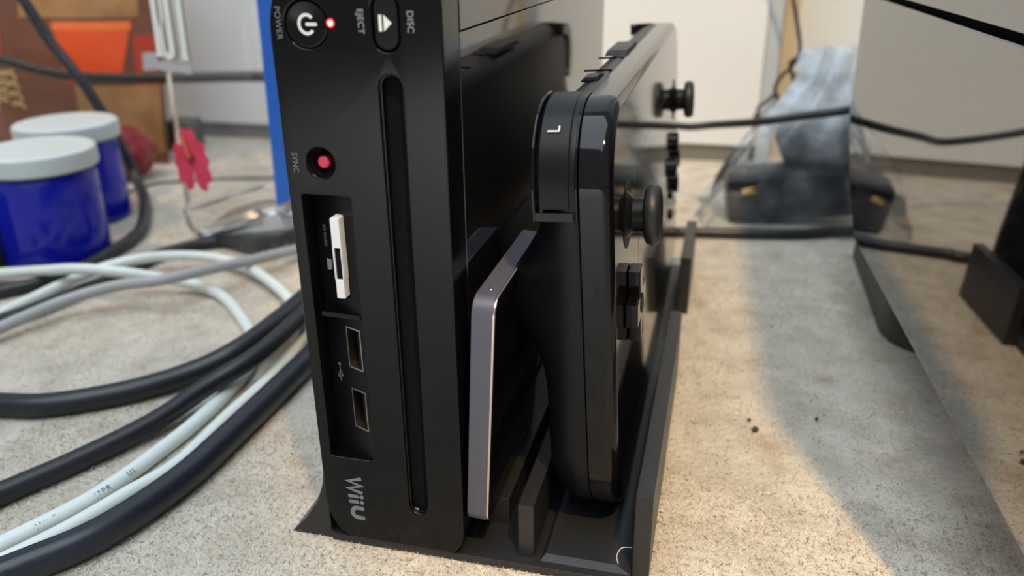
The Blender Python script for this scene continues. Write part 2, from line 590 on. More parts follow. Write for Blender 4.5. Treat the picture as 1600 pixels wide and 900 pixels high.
# ================================================================== GAME CONSOLE
con = thing('game_console', 'glossy black game console standing on end, red power light and white logo on its front', 'game console', (23, 134, 0))
W, H, D = 46.0, 172.0, 267.7
outline = lambda i=0: rrect(i, W-i, i, H-i, (5, 5, 9, 9), (9, 9, 16, 16), 8)
XZ = lambda y: Matrix(((1, 0, 0, 0), (0, 0, 1, y), (0, 1, 0, 0), (0, 0, 0, 1)))        # shape (x, z), depth along +y
slot = rrect(28.5, 34.7, 13.5, 147.2, 3.0, 3.0, 8)
door = rrect(3.6, 17.9, 30.6, 114.8, (1.6, .6, .6, .6), (2.5, .8, .8, .8), 4)
eject_hole = rrect(27.9, 35.1, 152.6, 166.6, 3.55, 3.55, 10)
sync_hole = circ(10.3, 123.8, 4.1, 32)
power_hole = circ(10.3, 159.0, 5.95, 40)
part('front_panel', plate([outline(), slot, door, eject_hole, sync_hole, power_hole], 13.2, XZ(0), bevel=0.55), 'front_black', con)
part('lower_shell', merge(plate([rrect(0.3, W-0.1, 0.2, 156.2, (5, .2, .2, 9), (9, .2, .2, 16), 8)], D-13.5, XZ(13.55), bevel=0.25)), 'gloss_side', con)
part('upper_shell', plate([rrect(0.3, W-0.1, 156.6, H-.2, (.2, 5, 9, .2), (.2, 9, 16, .2), 8)], D-13.5, XZ(13.55), bevel=0.25), 'gloss_side', con)
lin = part('slot_lining', box(28.2, 35.0, 3.2, 5.0, 13, 147.8), 'felt_black', con)
part('slot_lip', plate([rrect(28.1, 35.1, 13.05, 147.65, 3.4, 3.4, 8), rrect(28.95, 34.35, 13.85, 146.85, 2.6, 2.6, 8)], 2.0, XZ(1.0), bevel=.2), 'piano_black', con)
part('slot_guide', box(29.6, 31.2, 1.2, 2.2, 13.6, 14.6, .3), 'steel', con)

# card and usb bay behind the open flap: a floor that slopes from deep on the left to shallow on the right
def bay_point(x, z, out=0.0):
    t = (x-5.0)/(18.0-5.0)
    y = 6.2*(1-t) + 0.6*t
    return Vector((x-out*0.395, y-out*0.918, z))
def bay_floor():
    xs = [3.4, 5.0, 11.8, 12.0, 14.1, 14.0, 16.7, 18.2]
    xs = [3.4, 5.0, 11.7, 12.0, 14.1, 16.7, 18.2]
    zs = [30, 41.0, 53.9, 61.6, 74.4, 79.0, 84.2, 109.4, 116]
    holes = {(2, 1), (3, 1), (4, 1), (2, 3), (3, 3), (4, 3), (3, 6)}
    xs[2] = 11.7
    bm = bmesh.new()
    grid = [[bm.verts.new(bay_point(x, z)) for z in zs] for x in xs]
    for i in range(len(xs)-1):
        for j in range(len(zs)-1):
            if (i, j) in holes:
                # sink the cell: an open well
                q = [grid[i][j], grid[i+1][j], grid[i+1][j+1], grid[i][j+1]]
                continue
            bm.faces.new((grid[i][j], grid[i+1][j], grid[i+1][j+1], grid[i][j+1]))
    bmesh.ops.recalc_face_normals(bm, faces=bm.faces)
    return bm
part('port_bay', bay_floor(), 'matte_black', con)
part('bay_backing', box(3.4, 18.2, 11.5, 12.5, 30, 116), 'felt_black', con)
part('bay_divider', merge(loft([[bay_point(5.2, 78.2), bay_point(17.4, 78.2), (17.4, 0.5, 78.2), (5.2, 1.4, 78.2)],
                                [bay_point(5.2, 79.6), bay_point(17.4, 79.6), (17.4, 0.5, 79.6), (5.2, 1.4, 79.6)]])), 'front_black', con)
for (za, zb) in ((41.0, 53.9), (61.6, 74.4)):
    fr = bmesh.new()
    ins = [bay_point(11.7, za), bay_point(16.7, za), bay_point(16.7, zb), bay_point(11.7, zb)]
    dn = Vector((0.395, 0.918, 0))
    usb = part('usb_port', loft([[p - dn*0.25 for p in ins], [p + dn*5.5 for p in ins]], cap=False), 'steel', con, 'metal lined usb port')
    fr.free()
    fm = axes((0.918, -0.395, 0), (0, 0, 1), bay_point(11.7, za, .02))
    part('port_rim', plate([rrect(-.35, 5.75, -.35, zb-za+.35, .3), rrect(0.1, 5.35, .1, zb-za-.1, .1)], .25, fm), 'steel', usb, 'bright metal rim of the port')
    part('contact_tongue', loft([[bay_point(14.6, za+1.2)+dn*0.8, bay_point(15.9, za+1.2)+dn*0.8, bay_point(15.9, za+1.2)+dn*5, bay_point(14.6, za+1.2)+dn*5],
                                 [bay_point(14.6, zb-1.2)+dn*0.8, bay_point(15.9, zb-1.2)+dn*0.8, bay_point(15.9, zb-1.2)+dn*5, bay_point(14.6, zb-1.2)+dn*5]]), 'matte_black', usb, 'black contact tongue')
FT = lambda x, z, y=-0.04: axes((0, 0, -1), (1, 0, 0), (x, y, z))     # reads downward, tops to the right
# power button
pb = part('power_button', lathe([(0, 0.75), (3.5, 0.6), (5.2, 0.25), (5.55, 0.35), (5.6, 0.8), (5.6, 4)], axes((1, 0, 0), (0, 0, 1), (10.3, 0, 159.0)) @ Matrix.Diagonal((1, 1, -1, 1))), 'front_black', con)
def power_icon():
    pts_o, pts_i = [], []
    for i in range(41):
        a = math.radians(42 + (360-84)*i/40)
        pts_o.append((10.2+2.45*math.cos(a), 159.0+2.65*math.sin(a)))
        pts_i.append((10.2+1.65*math.cos(a), 159.0+1.85*math.sin(a)))
    return merge(plate([pts_o + pts_i[::-1]], 0.08, XZ(0.56)), plate([rrect(9.9, 13.1, 158.58, 159.42, .4, .4, 4)], 0.08, XZ(0.50)))
part('power_symbol', power_icon(), 'print_white', pb, 'pale power symbol')
pl = part('power_light', lathe([(0, 0.30), (0.45, 0.26), (0.8, 0.0), (0.8, -.6)], axes((1, 0, 0), (0, 0, 1), (17.0, -0.02, 159.4)), 24), 'led', con, 'glowing red power light')
part('light_halo', lathe([(0.7, 0.12), (1.0, 0.1), (1.2, -0.1), (1.2, -.6)], axes((1, 0, 0), (0, 0, 1), (17.0, -0.02, 159.4)), 24), 'led_halo', pl, 'red glow around the power light, added as a ring')  # emissive ring added for the soft red glow around the light
ej = part('eject_button', plate([rrect(28.35, 34.65, 153.1, 166.1, 3.1, 3.1, 10)], 5, XZ(0.15), bevel=.5), 'matte_black', con)
part('eject_symbol', merge(plate([[(31.0, 157.6), (33.1, 159.55), (31.0, 161.5)]], .08, XZ(0.10)), plate([rrect(29.7, 30.5, 157.6, 161.5, .1)], .08, XZ(0.10))), 'print_white', ej, 'white eject symbol')
sy = part('sync_button', lathe([(0, 1.3), (1.3, 1.3), (1.65, 1.6), (1.65, 4)], axes((1, 0, 0), (0, 0, 1), (10.5, 0, 123.7)) @ Matrix.Diagonal((1, 1, -1, 1))), 'sync_red', con, 'small red sync button in a round dish')
part('sync_dish', lathe([(4.3, 0.25), (3.9, 0.8), (2.6, 3.0), (1.7, 3.6), (0, 3.6)], axes((1, 0, 0), (0, 0, 1), (10.3, 0, 123.8)) @ Matrix.Diagonal((1, 1, -1, 1))), 'piano_black', con)
for txt, x, z, sz, sp, m, sx in (('POWER', 2.75, 159.3, 2.25, 1.05, 'print_dim', 1.0), ('EJECT', 25.0, 159.9, 2.3, 1.02, 'print_grey', 1.0),
                                 ('DISC', 37.9, 159.9, 2.4, 1.02, 'print_grey', 1.0), ('SYNC', 3.0, 123.6, 2.2, 1.0, 'print_dim', 1.0)):
    part('lettering', text_bm(txt, sz, FT(x, z), 0.05, 0.0, sp, sx), m, con, 'small grey word printed on the front')
part('lettering', text_bm('SD CARD', 1.6, axes((0, 0, -1), (0.918, -0.395, 0), bay_point(6.6, 101.5, .06)), .05), 'print_dim', con, 'small grey word printed in the card bay')
part('card_symbol', plate([[(-1.4, -.9), (1.9, -.9), (1.9, .5), (1.1, 1.1), (-1.4, 1.1)]], .06, axes((0, 0, -1), (0.918, -0.395, 0), bay_point(7.3, 93.2, .08))), 'print_grey', con, 'grey memory card symbol')
def usb_symbol():
    m = axes((0, 0, -1), (0.918, -0.395, 0), bay_point(7.2, 58.0, .08))
    return merge(plate([rrect(-2.6, 2.4, -.14, .14, .05)], .05, m), plate([circ(-2.7, 0, .55, 14)], .05, m), plate([[(2.2, -.5), (3.3, 0), (2.2, .5)]], .05, m),
                 plate([[(-1.2, 0), (-.2, .9), (.8, .9), (.8, .7), (-.1, .7), (-.9, 0)]], .05, m), plate([[(-.4, 0), (.5, -.9), (1.5, -.9), (1.5, -.7), (.6, -.7), (-.1, 0)]], .05, m),
                 plate([circ(1.0, .8, .4, 10)], .05, m), plate([rrect(1.3, 2.0, -1.15, -.45, .05)], .05, m))
part('usb_symbol', usb_symbol(), 'print_dim', con, 'grey usb trident symbol')
# logo: W, i, i, U drawn in strokes; s runs down the face, t to the right
def stroke(pts, w):
    P = [Vector(p) for p in pts]
    L, R = [], []
    for i, p in enumerate(P):
        if i == 0: d = (P[1]-P[0]).normalized(); n = Vector((-d.y, d.x)); k = 1
        elif i == len(P)-1: d = (P[-1]-P[-2]).normalized(); n = Vector((-d.y, d.x)); k = 1
        else:
            d1, d2 = (P[i]-P[i-1]).normalized(), (P[i+1]-P[i]).normalized()
            n = (Vector((-d1.y, d1.x)) + Vector((-d2.y, d2.x))).normalized()
            k = min(1/max(n.dot(Vector((-d1.y, d1.x))), .4), 1.8)
        L.append(p + n*w/2*k); R.append(p - n*w/2*k)
    return [tuple(p) for p in L] + [tuple(p) for p in R[::-1]]
lm = FT(10.6, 23.9, -0.05)
U = [(11.75, 2.55), (11.75, 0.2)] + [(13.6 - 1.85*math.cos(a), 0.2 - 1.7*math.sin(a)) for a in [math.pi*i/10 for i in range(1, 10)]] + [(15.45, 0.2), (15.45, 2.55)]
part('logo', merge(plate([stroke([(0.4, 2.5), (1.75, -2.1), (3.1, 2.3), (4.45, -2.1), (5.8, 2.5)], 1.25)], .06, lm),
                   plate([rrect(6.75, 8.0, -2.45, 1.0, .3)], .06, lm), plate([circ(7.38, 2.05, .72, 16)], .06, lm),
                   plate([rrect(8.85, 10.1, -2.45, 1.0, .3)], .06, lm), plate([circ(9.48, 2.05, .72, 16)], .06, lm),
                   plate([stroke(U, 1.45)], .06, lm)), 'logo_grey', con, 'grey rounded logo printed down the foot of the front')

# memory card sticking out of the bay
sd = thing('memory_card', 'white memory card adapter sticking out of the slot in the console front', 'memory card', (13, 3, 85.2))
mc = lambda a0, a1, y0, y1, z0, z1, b=.15: box(a0, a1, y0, y1, z0, z1, b)
part('card_body', merge(mc(11.7, 14.4, -.9, 6, 100.3, 108.9, .3), mc(11.7, 14.2, -.9, 6, 85.2, 91.0, .3), mc(11.7, 12.15, -.9, 6, 90.8, 100.5, .1), mc(14.05, 14.4, -.9, 6, 90.8, 100.5, .1)), 'card_white', sd)
part('inner_card', box(12.2, 14.0, -.45, 5.5, 91.1, 100.2, .1), 'felt_black', sd, 'black smaller card seated in the adapter')

# ================================================================== STAND
st = thing('console_stand', 'black plastic console stand with upright ribs that hold the console, drive and controller', 'stand', (50, 134, -ZF))
part('base_plate', box(0.5, 97.5, 0.5, 267, -ZF, -0.05, .4), 'print_black', st)
def flare():
    prof = [(-14.5, -ZF), (-9, 3.2), (-4.2, 10.5), (-1.6, 17.5), (-0.5, 24), (-0.05, 24), (-0.05, 0), (0.45, -0.06), (0.45, -ZF)]
    return plate([prof], 264, XZ(1.5), bevel=.3)
part('side_flare', flare(), 'print_black', st, 'concave flared foot along the left side')
def rib(x0, x1, y0, y1, z1, z0=-0.04):
    return box(x0, x1, y0, y1, z0 if x0 < 90 else -ZF, z1, .35)
part('rib', rib(97.6, 102.8, 5.5, 139, 28), 'print_black', st)
part('rib', rib(97.9, 103.4, 205, 267, 28), 'print_black', st)
part('rib', rib(62.2, 67.2, 4.5, 139, 19), 'print_black', st)
part('rib', rib(62.2, 67.2, 205, 267, 19), 'print_black', st)
part('drive_ledge', rib(46.6, 56, 18, 120, 10.2), 'print_black', st)
part('controller_pad', loft([[(69.5, 3.5, -.05), (97.4, 3.5, -.05), (97.4, 265, -.05), (69.5, 265, -.05)], [(71, 5, 1.9), (93, 5, 1.9), (90, 264, 1.9), (71, 264, 1.9)]]), 'print_black', st)

# ================================================================== EXTERNAL DRIVE
dr = thing('external_drive', 'slim grey aluminium drive standing in the stand beside the console', 'hard drive', (49.5, 2.0, 11.0), rot=(0, math.radians(2.9), 0), local=True)
YZ = Matrix(((0, 0, 1, 0), (1, 0, 0, 0), (0, 1, 0, 0), (0, 0, 0, 1)))     # shape (y, z), depth along +x
part('case', plate([rrect(0, 64, 0, 76.5, 5, 5, 8)], 6.0, Matrix.Translation((-3, 0, 0)) @ YZ, bevel=.25), 'aluminium', dr)
part('side_cover', plate([rrect(1.2, 62.8, 1.2, 75.3, 4, 4, 8)], 0.5, Matrix.Translation((3.2, 0, 0)) @ YZ, bevel=.1), 'piano_black', dr, 'black glossy side cover')
part('bright_rim', plate([rrect(.1, 63.9, .1, 76.4, 5, 5, 8), rrect(1.0, 63, 1.0, 75.5, 4.2, 4.2, 8)], 0.75, Matrix.Translation((2.95, 0, 0)) @ YZ, bevel=.2), 'bright_edge', dr, 'bright polished rim')
part('screw', lathe([(0, .25), (.55, .22), (.8, 0), (.8, -.5)], Matrix.Translation((0.2, 8.5, 76.45)), 16), 'steel', dr, 'tiny bright screw on the top edge')

# ================================================================== TABLET CONTROLLER
TH = math.radians(3.2)
gp = thing('tablet_controller', 'black glossy tablet game controller with two sticks, upright in the stand', 'game controller', (92.4, 14.5, 4.2), rot=(0, -TH, 0), local=True)
GL, GH = 259.0, 134.0
def gout(inset, n=16):
    r = max(26-inset, 2)
    rt = max(23-inset, 2)
    return rrect(inset, GL-inset, inset, GH-inset, (r, rt, rt, r), (r, rt, rt, r), n)
def glift(pts, w):
    return [(w if not callable(w) else w(u, v), u, v) for u, v in pts]
# (w, u, v) -> local x, y, z : w is the outward normal of the screen side
part('front_shell', loft([glift(gout(.6), -9.2), glift(gout(.1), -8.8), glift(gout(.0), -3.4), glift(gout(.35), -1.8), glift(gout(1.3), -.6), glift(gout(2.9), 0.0), glift(gout(3.4), 0.0)]), 'piano_black', gp)
def back_depth(inset):
    def f(u, v):
        t = min(inset/9.0, 1.0)
        dome = 11.0*math.sqrt(max(0, 1-(1-t)**2))
        ridge = math.exp(-((v-76)/17.0)**2) * (0.55+0.45*math.exp(-((min(u, GL-u)-20)/28.0)**2))
        tt = min(inset/16.0, 1.0)
        ridge *= tt*tt*(3-2*tt)*15
        low = math.exp(-((v-30)/30.0)**2)*2.0*t
        return -9.6 - dome - ridge - low
    return f
rings = [glift(gout(.5, 16), -9.4)]
for ins in (0.1, 0.5, 1.2, 2.2, 3.5, 5, 7, 9, 12, 16, 21, 27, 34, 42, 50, 58, 64):
    rings.append(glift(gout(ins, 16), back_depth(ins)))
def densify(ring):
    out = []
    for k in range(len(ring)):
        a, b = Vector(ring[k]), Vector(ring[(k+1) % len(ring)])
        m = 1 if (k % 17) != 16 else 12
        for i in range(m):
            out.append(tuple(a.lerp(b, i/m)))
    return out
def back_rings():
    out = []
    for ins in (0.1, 0.5, 1.2, 2.2, 3.5, 5, 7, 9, 12, 16, 21, 27, 34, 42, 50, 58, 64):
        flat = densify([(0, u, v) for u, v in gout(ins, 16)])
        f = back_depth(ins)
        out.append([(f(u, v), u, v) for _, u, v in flat])
    first = densify([(-9.4, u, v) for u, v in gout(.6, 16)])
    return [first] + out
part('back_shell', loft(back_rings()), 'matte_black', gp, 'matte black back shell with a grip ridge')
part('screen', plate([rrect(61, 198, 29, 107, 1.0)], .04, Matrix(((0, 0, 1, 0.0), (1, 0, 0, 0), (0, 1, 0, 0), (0, 0, 0, 1)))), 'piano_black', gp, 'dark glass screen')
def gaxes(u, v, w=0.0):
    return axes((0, 1, 0), (0, 0, 1), (w, u, v))
def strip(path, w0, w1, o0, o1, e=.5):
    """solid band along an outline path [(u, v, nu, nv)]"""
    R = []
    for u, v, nu, nv in path:
        R.append([(w, u+nu*o, v+nv*o) for o, w in ((o0, w0), (o1-e, w0), (o1, w0-e), (o1, w1+e), (o1-e, w1), (o0, w1))])
    return loft(R)
def outline_path(u_end, v_start, mirror=False):
    r = 23.0
    P = []
    for i in range(6):
        P.append((0, v_start + (GH-r-v_start)*i/6, -1, 0))
    for i in range(15):
        a = math.radians(180 - 90*i/14)
        P.append((r + r*math.cos(a), GH-r + r*math.sin(a), math.cos(a), math.sin(a)))
    for i in range(1, 5):
        P.append((r + (u_end-r)*i/4, GH, 0, 1))
    return [(GL-u, v, -nu, nv) for u, v, nu, nv in P] if mirror else P
for mirror in (False, True):
    sh = part('shoulder_button', strip(outline_path(27.5, 107.5, mirror), -10.9, -20.6, -4, .25, .9), 'matte_black', gp)
    part('shoulder_frame', merge(strip(outline_path(29, 103, mirror), -9.35, -10.0, -4, .1, .2), strip(outline_path(29, 104, mirror), -21.0, -22.0, -5, .5, .3), strip([((GL-0.0 if mirror else 0.0), v, (1 if mirror else -1), 0) for v in (104, 106.4)], -10.4, -21.8, -4, .3, .3)), 'piano_black', gp)
lmx = axes((0, .72, .69), (1, 0, 0), (-16.2, 6.4, GH-6.0))
part('letter_mark', merge(plate([rrect(-.95, -.55, -1.7, 1.7, .1)], .06, lmx), plate([rrect(-.95, .9, 1.3, 1.7, .1)], .06, lmx)), 'print_white', gp, 'white letter on the near shoulder button')
for sgn, u in ((1, 31.0), (-1, 228.0)):
    part('stick_well', lathe([(10.6, .02), (10.2, .22), (8.6, .05), (0, .05)], gaxes(u, 96.5), 40), 'matte_black', gp, 'round collar around the stick')
    stk = part('analog_stick', lathe([(7.2, .1), (6.2, 1.2), (5.3, 2.0), (5.2, 5.6)], gaxes(u, 96.5), 32), 'matte_black', gp)
    part('stick_cap', lathe([(0, 5.5), (5.0, 5.4), (7.6, 5.5), (8.7, 6.1), (9.15, 7.2), (9.2, 8.2), (8.8, 9.4), (8.0, 10.1), (7.2, 10.2), (6.6, 9.7), (4, 9.3), (0, 9.2)], gaxes(u, 96.5), 40), 'rubber_black', stk, 'rounded rubber stick cap')
def dpad():
    a, b = 11.8, 3.9
    cross = [(b, b), (a, b), (a, -b), (b, -b), (b, -a), (-b, -a), (-b, -b), (-a, -b), (-a, b), (-b, b), (-b, a), (b, a)]
    bm = plate([[(x, y) for x, y in cross[::-1]]], 4.0, gaxes(33.5, 66.5, .05), bevel=.5)
    return bm
dp = part('direction_pad', dpad(), 'piano_black', gp)
part('pad_hub', lathe([(0, 4.0), (2.0, 4.1), (3.2, 4.35), (3.4, 4.0)], gaxes(33.5, 66.5), 24), 'matte_black', dp)
for du, dv in ((11, 0), (-11, 0), (0, 11), (0, -11)):
    part('face_button', lathe([(5.0, 0), (5.0, 2.6), (4.5, 3.1), (0, 3.4)], gaxes(226+du, 64+dv), 28), 'piano_black', gp)
for u, v in ((208, 41), (208, 52)):
    part('small_button', lathe([(2.6, 0), (2.6, 1.0), (2.2, 1.3), (0, 1.4)], gaxes(u, v), 20), 'matte_black', gp)
part('volume_slider', box(-15.2, -11.6, 52, 60, GH-.3, GH+.7, .25), 'rubber_black', gp)
part('slider_slot', box(-16, -10.8, 49, 63, GH-.5, GH+.12, .1), 'felt_black', gp)
for u in (72, 104):
    part('top_groove', box(-19, -9.7, u, u+.8, GH-.5, GH+.10), 'felt_black', gp)
part('sensor_hump', loft([[(-18, 112, GH-.5), (-9.8, 112, GH-.5), (-9.8, 150, GH-.5), (-18, 150, GH-.5)], [(-17.4, 116, GH+1.1), (-9.8, 116, GH+1.1), (-9.8, 146, GH+1.1), (-17.4, 146, GH+1.1)]]), 'matte_black', gp)

# ================================================================== BIG GLOSSY BLACK BOX ON THE RIGHT
gb = thing('glossy_black_box', 'big mirror-black box with one horizontal seam at the right, reflecting carpet and cables', 'black box', (215, 200, -ZF))
TAU = 0.03
pd, pu = Vector((-.05, 1, 0)).normalized(), Vector((math.sin(TAU), 0, math.cos(TAU)))
PM = axes(pd, pu, (176, 270, 0))
# local shape: s along the face (0 at y = 270), h up; local +Z points to +x
def slab(h0, h1, t0, t1, bevel, grow=0.0):
    far = lambda h: np.interp(h, [38, 61, 92, 118, 146, 240], [-57, -19.5, 11, 17, 25, 50])
    hs = [h0, (2*h0+h1)/3, (h0+2*h1)/3, h1] if h0 > 100 else [h0, 61, 92, 118, h1]
    pts = [(-284-grow, h0)] + [(far(h)+grow, h) for h in hs] + [(-284-grow, h1)]
    return plate([pts], t1-t0, PM @ Matrix.Translation((0, 0, t0)), bevel=bevel)
part('lower_panel', slab(40.6, 149.6, 0, 60, .8), 'mirror_black', gb)
part('upper_panel', slab(152.2, 232, 0, 60, .8), 'mirror_black', gb)
part('seam_core', slab(149.0, 153, 4, 56, .2, -6), 'felt_black', gb)
def foot():
    R = []
    for z, i in ((-ZF, 0), (8, .5), (30, 5), (42, 7)):
        R.append([(x, y, z) for x, y in rrect(196.5+i, 236, 184+i, 316-i*.3, (6, 3, 3, 18), (6, 3, 3, 24), 8)])
    return loft(R)
part('foot', foot(), 'foot_grey', gb, 'dark grey foot under the box')

# ================================================================== LEFT: JARS, BOTTLE, SNACKS
def jar(cx, cy, label):
    j = thing('blue_jar', label, 'jar', (cx, cy, -ZF), group='blue jars with white lids')
    T = Matrix.Translation((cx, cy, -ZF))
    part('jar_body', lathe([(0, 0), (27, 0), (29.5, 1), (30.5, 4), (30.5, 53), (29.5, 56.5), (27.5, 58), (27.5, 59)], T, 56), 'jar_blue', j)
    part('lid', lathe([(27, 58.2), (32.6, 58.2), (33.2, 59), (33.2, 67), (32.6, 68.6), (31.4, 69.4), (29.5, 69.6), (29, 69.2), (0, 69.2)], T, 64), 'lid_white', j, 'white screw lid')
    part('neck_ring', lathe([(27.6, 56.8), (31.2, 56.8), (31.2, 58.1), (27.6, 58.1)], T, 48), 'rubber_black', j)
jar(-284, 206, 'nearer of the two cobalt blue jars with white lids')
jar(-324, 277, 'farther of the two cobalt blue jars, partly hidden behind the other')

bo = thing('water_bottle', 'clear square water bottle with white lettering and a pink flower', 'bottle', (-175, 274, -ZF))
BM = axes((0.96, -0.28, 0), (0.28, 0.96, 0), (-175, 274, -ZF)) @ Matrix.Rotation(math.radians(2.2), 4, 'Y')        # local x along the front face, y inward
def bring(half, z, r=11, n=6, dip=0.0):
    return [tuple(BM @ Vector((x, y, z))) for x, y in rrect(-half, half, -half, half, r, r, n)]
part('bottle_body', loft([bring(33, 1.0), bring(38, 4), bring(40.5, 12), bring(40.5, 18), bring(39.5, 24), bring(40, 60), bring(40, 170), bring(39, 186), bring(33, 202, 14), bring(20, 222, 16), bring(14, 232, 13.5), bring(13.5, 248, 13)], cap=False), 'clear_bottle', bo)
part('bottle_base', loft([bring(28, 1.2, 20), bring(33, .4, 16), bring(37, 2.2, 14), bring(37.5, 5, 14), bring(33, 7.5, 18), bring(26, 15, 22), bring(14, 19, 13), bring(2, 20, 1.9)], cap=True), 'clear_base', bo, 'thick domed clear base')
part('waist_ring', loft([bring(38.6, 22.6), bring(40.7, 21.8), bring(41.1, 20), bring(40.7, 18.2), bring(38.6, 17.4)], cap=False), 'clear_base', bo)
bf = lambda x, z, off=.25: BM @ axes((1, 0, 0), (0, 0, 1), (x, -40.0-off, z))
part('bottle_cap', lathe([(15.5, 246), (15.5, 262), (14.5, 263.5), (0, 263.5)], BM, 40), 'label_blue', bo, 'blue screw cap')
# the blue back label wraps the far faces
part('back_label', merge(loft([[tuple(BM @ Vector((40.35, -31, 36))), tuple(BM @ Vector((40.35, 34, 36))), tuple(BM @ Vector((40.35, 34, 178))), tuple(BM @ Vector((40.35, -31, 178)))],
                               [tuple(BM @ Vector((40.6, -31, 36))), tuple(BM @ Vector((40.6, 34, 36))), tuple(BM @ Vector((40.6, 34, 178))), tuple(BM @ Vector((40.6, -31, 178)))]])), 'label_blue', bo, 'blue label on the side of the bottle')
def letter(ch):
    """tall narrow serif capitals, origin at the foot of the stem"""
    T = 62.0
    stem = [(-3.6, 0), (3.6, 0), (2.5, 3.0), (2.3, T-3), (3.4, T), (-3.4, T), (-2.3, T-3), (-2.5, 3.0)]
    if ch == 'I':
        return [stem]
    if ch == 'J':
        hook = [(2.3, T-3), (3.4, T), (-3.4, T), (-2.3, T-3), (-2.3, 5.5)] + [(-4.2+1.9*math.cos(a), 5.5+2.6*math.sin(a)) for a in [-math.pi*k/8 for k in range(1, 8)]] + [(-6.1, 16), (-7.0, 22), (-8.6, 16), (-8.4, 5)] + [(-3.05+5.35*math.cos(a), 4.4+5.4*math.sin(a)) for a in [math.pi+math.pi*k/10 for k in range(1, 10)]] + [(2.3, 5)]
        return [hook]
    return [[(-3.6, 0), (3.6, 0), (2.5, 3.0), (2.3, 27), (8, 27), (8, 32), (2.3, 32), (2.3, T-5), (10, T-5), (10, T), (-3.4, T), (-2.3, T-3), (-2.5, 3.0)]]
def corner_face(x, z, off):
    return BM @ Matrix.Translation((-40+11*.45, -40+11*.45, 0)) @ Matrix.Rotation(math.radians(-38), 4, 'Z') @ axes((1, 0, 0), (0, 0, 1), (x, -2.6-off, z))
for ch, x in (('F', None), ('I', -34.0), ('J', -22.5), ('I', -12.0)):
    mk = (lambda o: corner_face(-4.5, 117.5, o)) if x is None else (lambda o: bf(x, 117.5, o))
    part('lettering', plate(letter(ch), .3, mk(.5)), 'letter_white', bo, 'tall white letter on the bottle front')
    part('letter_outline', plate([[(px*1.0+.75, pz-.4) for px, pz in letter(ch)[0]]], .12, mk(.2)), 'letter_rim', bo, 'dark edge of a bottle letter')
part('lettering_band', plate([rrect(-38.5, -8, -2.6, 2.6, .4)], .2, bf(0, 112.2)), 'frosted', bo, 'pale band under the letters')
def petals():
    out = []
    for k in range(5):
        a = math.radians(97 + 72*k + (8 if k % 2 else -4))
        pts = []
        for i in range(40):
            t = 2*math.pi*i/40
            rr = (20.5, 19, 21, 22.5, 20)[k]*(1 - .02*math.cos(7*t) - .10*math.exp(-(t/.22)**2) - .10*math.exp(-((t-2*math.pi)/.22)**2))
            w = (0.5*(1+math.cos(t)))**.8
            x = rr*w
            y = 10.2*math.sin(t)*(0.42+0.70*w)*(1+.03*math.sin(5*t+k))
            pts.append((x*math.cos(a)-y*math.sin(a), x*math.sin(a)+y*math.cos(a)))
        out.append(plate([[(.85*a, b) for a, b in pts]], .15, bf(-20.0, 56.5, .2 + .12*k)))
    return out
for bm in petals():
    part('petal', bm, 'flower_red', bo)
part('flower_heart', plate([[(3.4*math.cos(t)*(1+.3*math.sin(3*t)), 4.0*math.sin(t)) for t in [2*math.pi*i/20 for i in range(20)]]], .1, bf(-19.4, 57.5, 1.05)), 'flower_core', bo, 'dark heart of the flower')
part('stamen', plate([rrect(-1.1, 1.1, 0, 14, .9)], .1, bf(-20.2, 57.8, 1.2) @ Matrix.Rotation(math.radians(18), 4, 'Z')), 'flower_stamen', bo, 'orange stamen')

# snack pouch: a pillow with printed panels that follow its bulge
sn = thing('snack_pouch', 'brown snack pouch with orange panels behind the blue jars', 'snack bag', (-450, 420, -ZF))
PW, PH = 92.0, 205.0
def pouch(u, v, off=0.0):
    """u, v in -1..1, 0..1"""
    b = 22*(1-abs(u)**3)*(max(0, math.sin(math.pi*min(max(v, 0), 1)))**.6) + 1.6*math.sin(7*u+5*v)*math.sin(9*v)
    return (-452+PW*u, 424 + 34*v - b - off, -ZF + .5 + PH*v)
def patch(poly_u0, poly_u1, v0, v1, off, nu=10, nv=8, skew=0.0, taper=0.0):
    front, rows = [], []
    bm = bmesh.new()
    G = []
    for side in (off, off-.4):
        g = []
        for i in range(nu+1):
            row = []
            for j in range(nv+1):
                tv = j/nv
                c, hw = (poly_u0+poly_u1)/2, (poly_u1-poly_u0)/2*(1-taper*(1-tv))
                row.append(bm.verts.new(pouch(c+hw*(2*i/nu-1)+skew*tv, v0+(v1-v0)*tv, side)))
            g.append(row)
        G.append(g)
    for g in G:
        for i in range(nu):
            for j in range(nv):
                bm.faces.new((g[i][j], g[i+1][j], g[i+1][j+1], g[i][j+1]))
    bmesh.ops.recalc_face_normals(bm, faces=bm.faces)
    return bm
def pouch_mesh():
    bm = bmesh.new()
    nu, nv = 24, 30
    f = [[bm.verts.new(pouch(2*i/nu-1, j/nv)) for j in range(nv+1)] for i in range(nu+1)]
    bk = [[bm.verts.new((-452+PW*(2*i/nu-1), 424+34*j/nv+1+10*(1-abs(2*i/nu-1)**3)*math.sin(math.pi*j/nv)**.6, -ZF+.5+PH*j/nv)) for j in range(nv+1)] for i in range(nu+1)]
    for g in (f, bk):
        for i in range(nu):
            for j in range(nv):
                bm.faces.new((g[i][j], g[i+1][j], g[i+1][j+1], g[i][j+1]))
    for i in range(nu):
        for j in (0, nv):
            bm.faces.new((f[i][j], f[i+1][j], bk[i+1][j], bk[i][j]))
    for j in range(nv):
        for i in (0, nu):
            bm.faces.new((f[i][j], f[i][j+1], bk[i][j+1], bk[i][j]))
    bmesh.ops.recalc_face_normals(bm, faces=bm.faces)
    return bm
part('pouch_body', pouch_mesh(), 'bag_brown', sn)
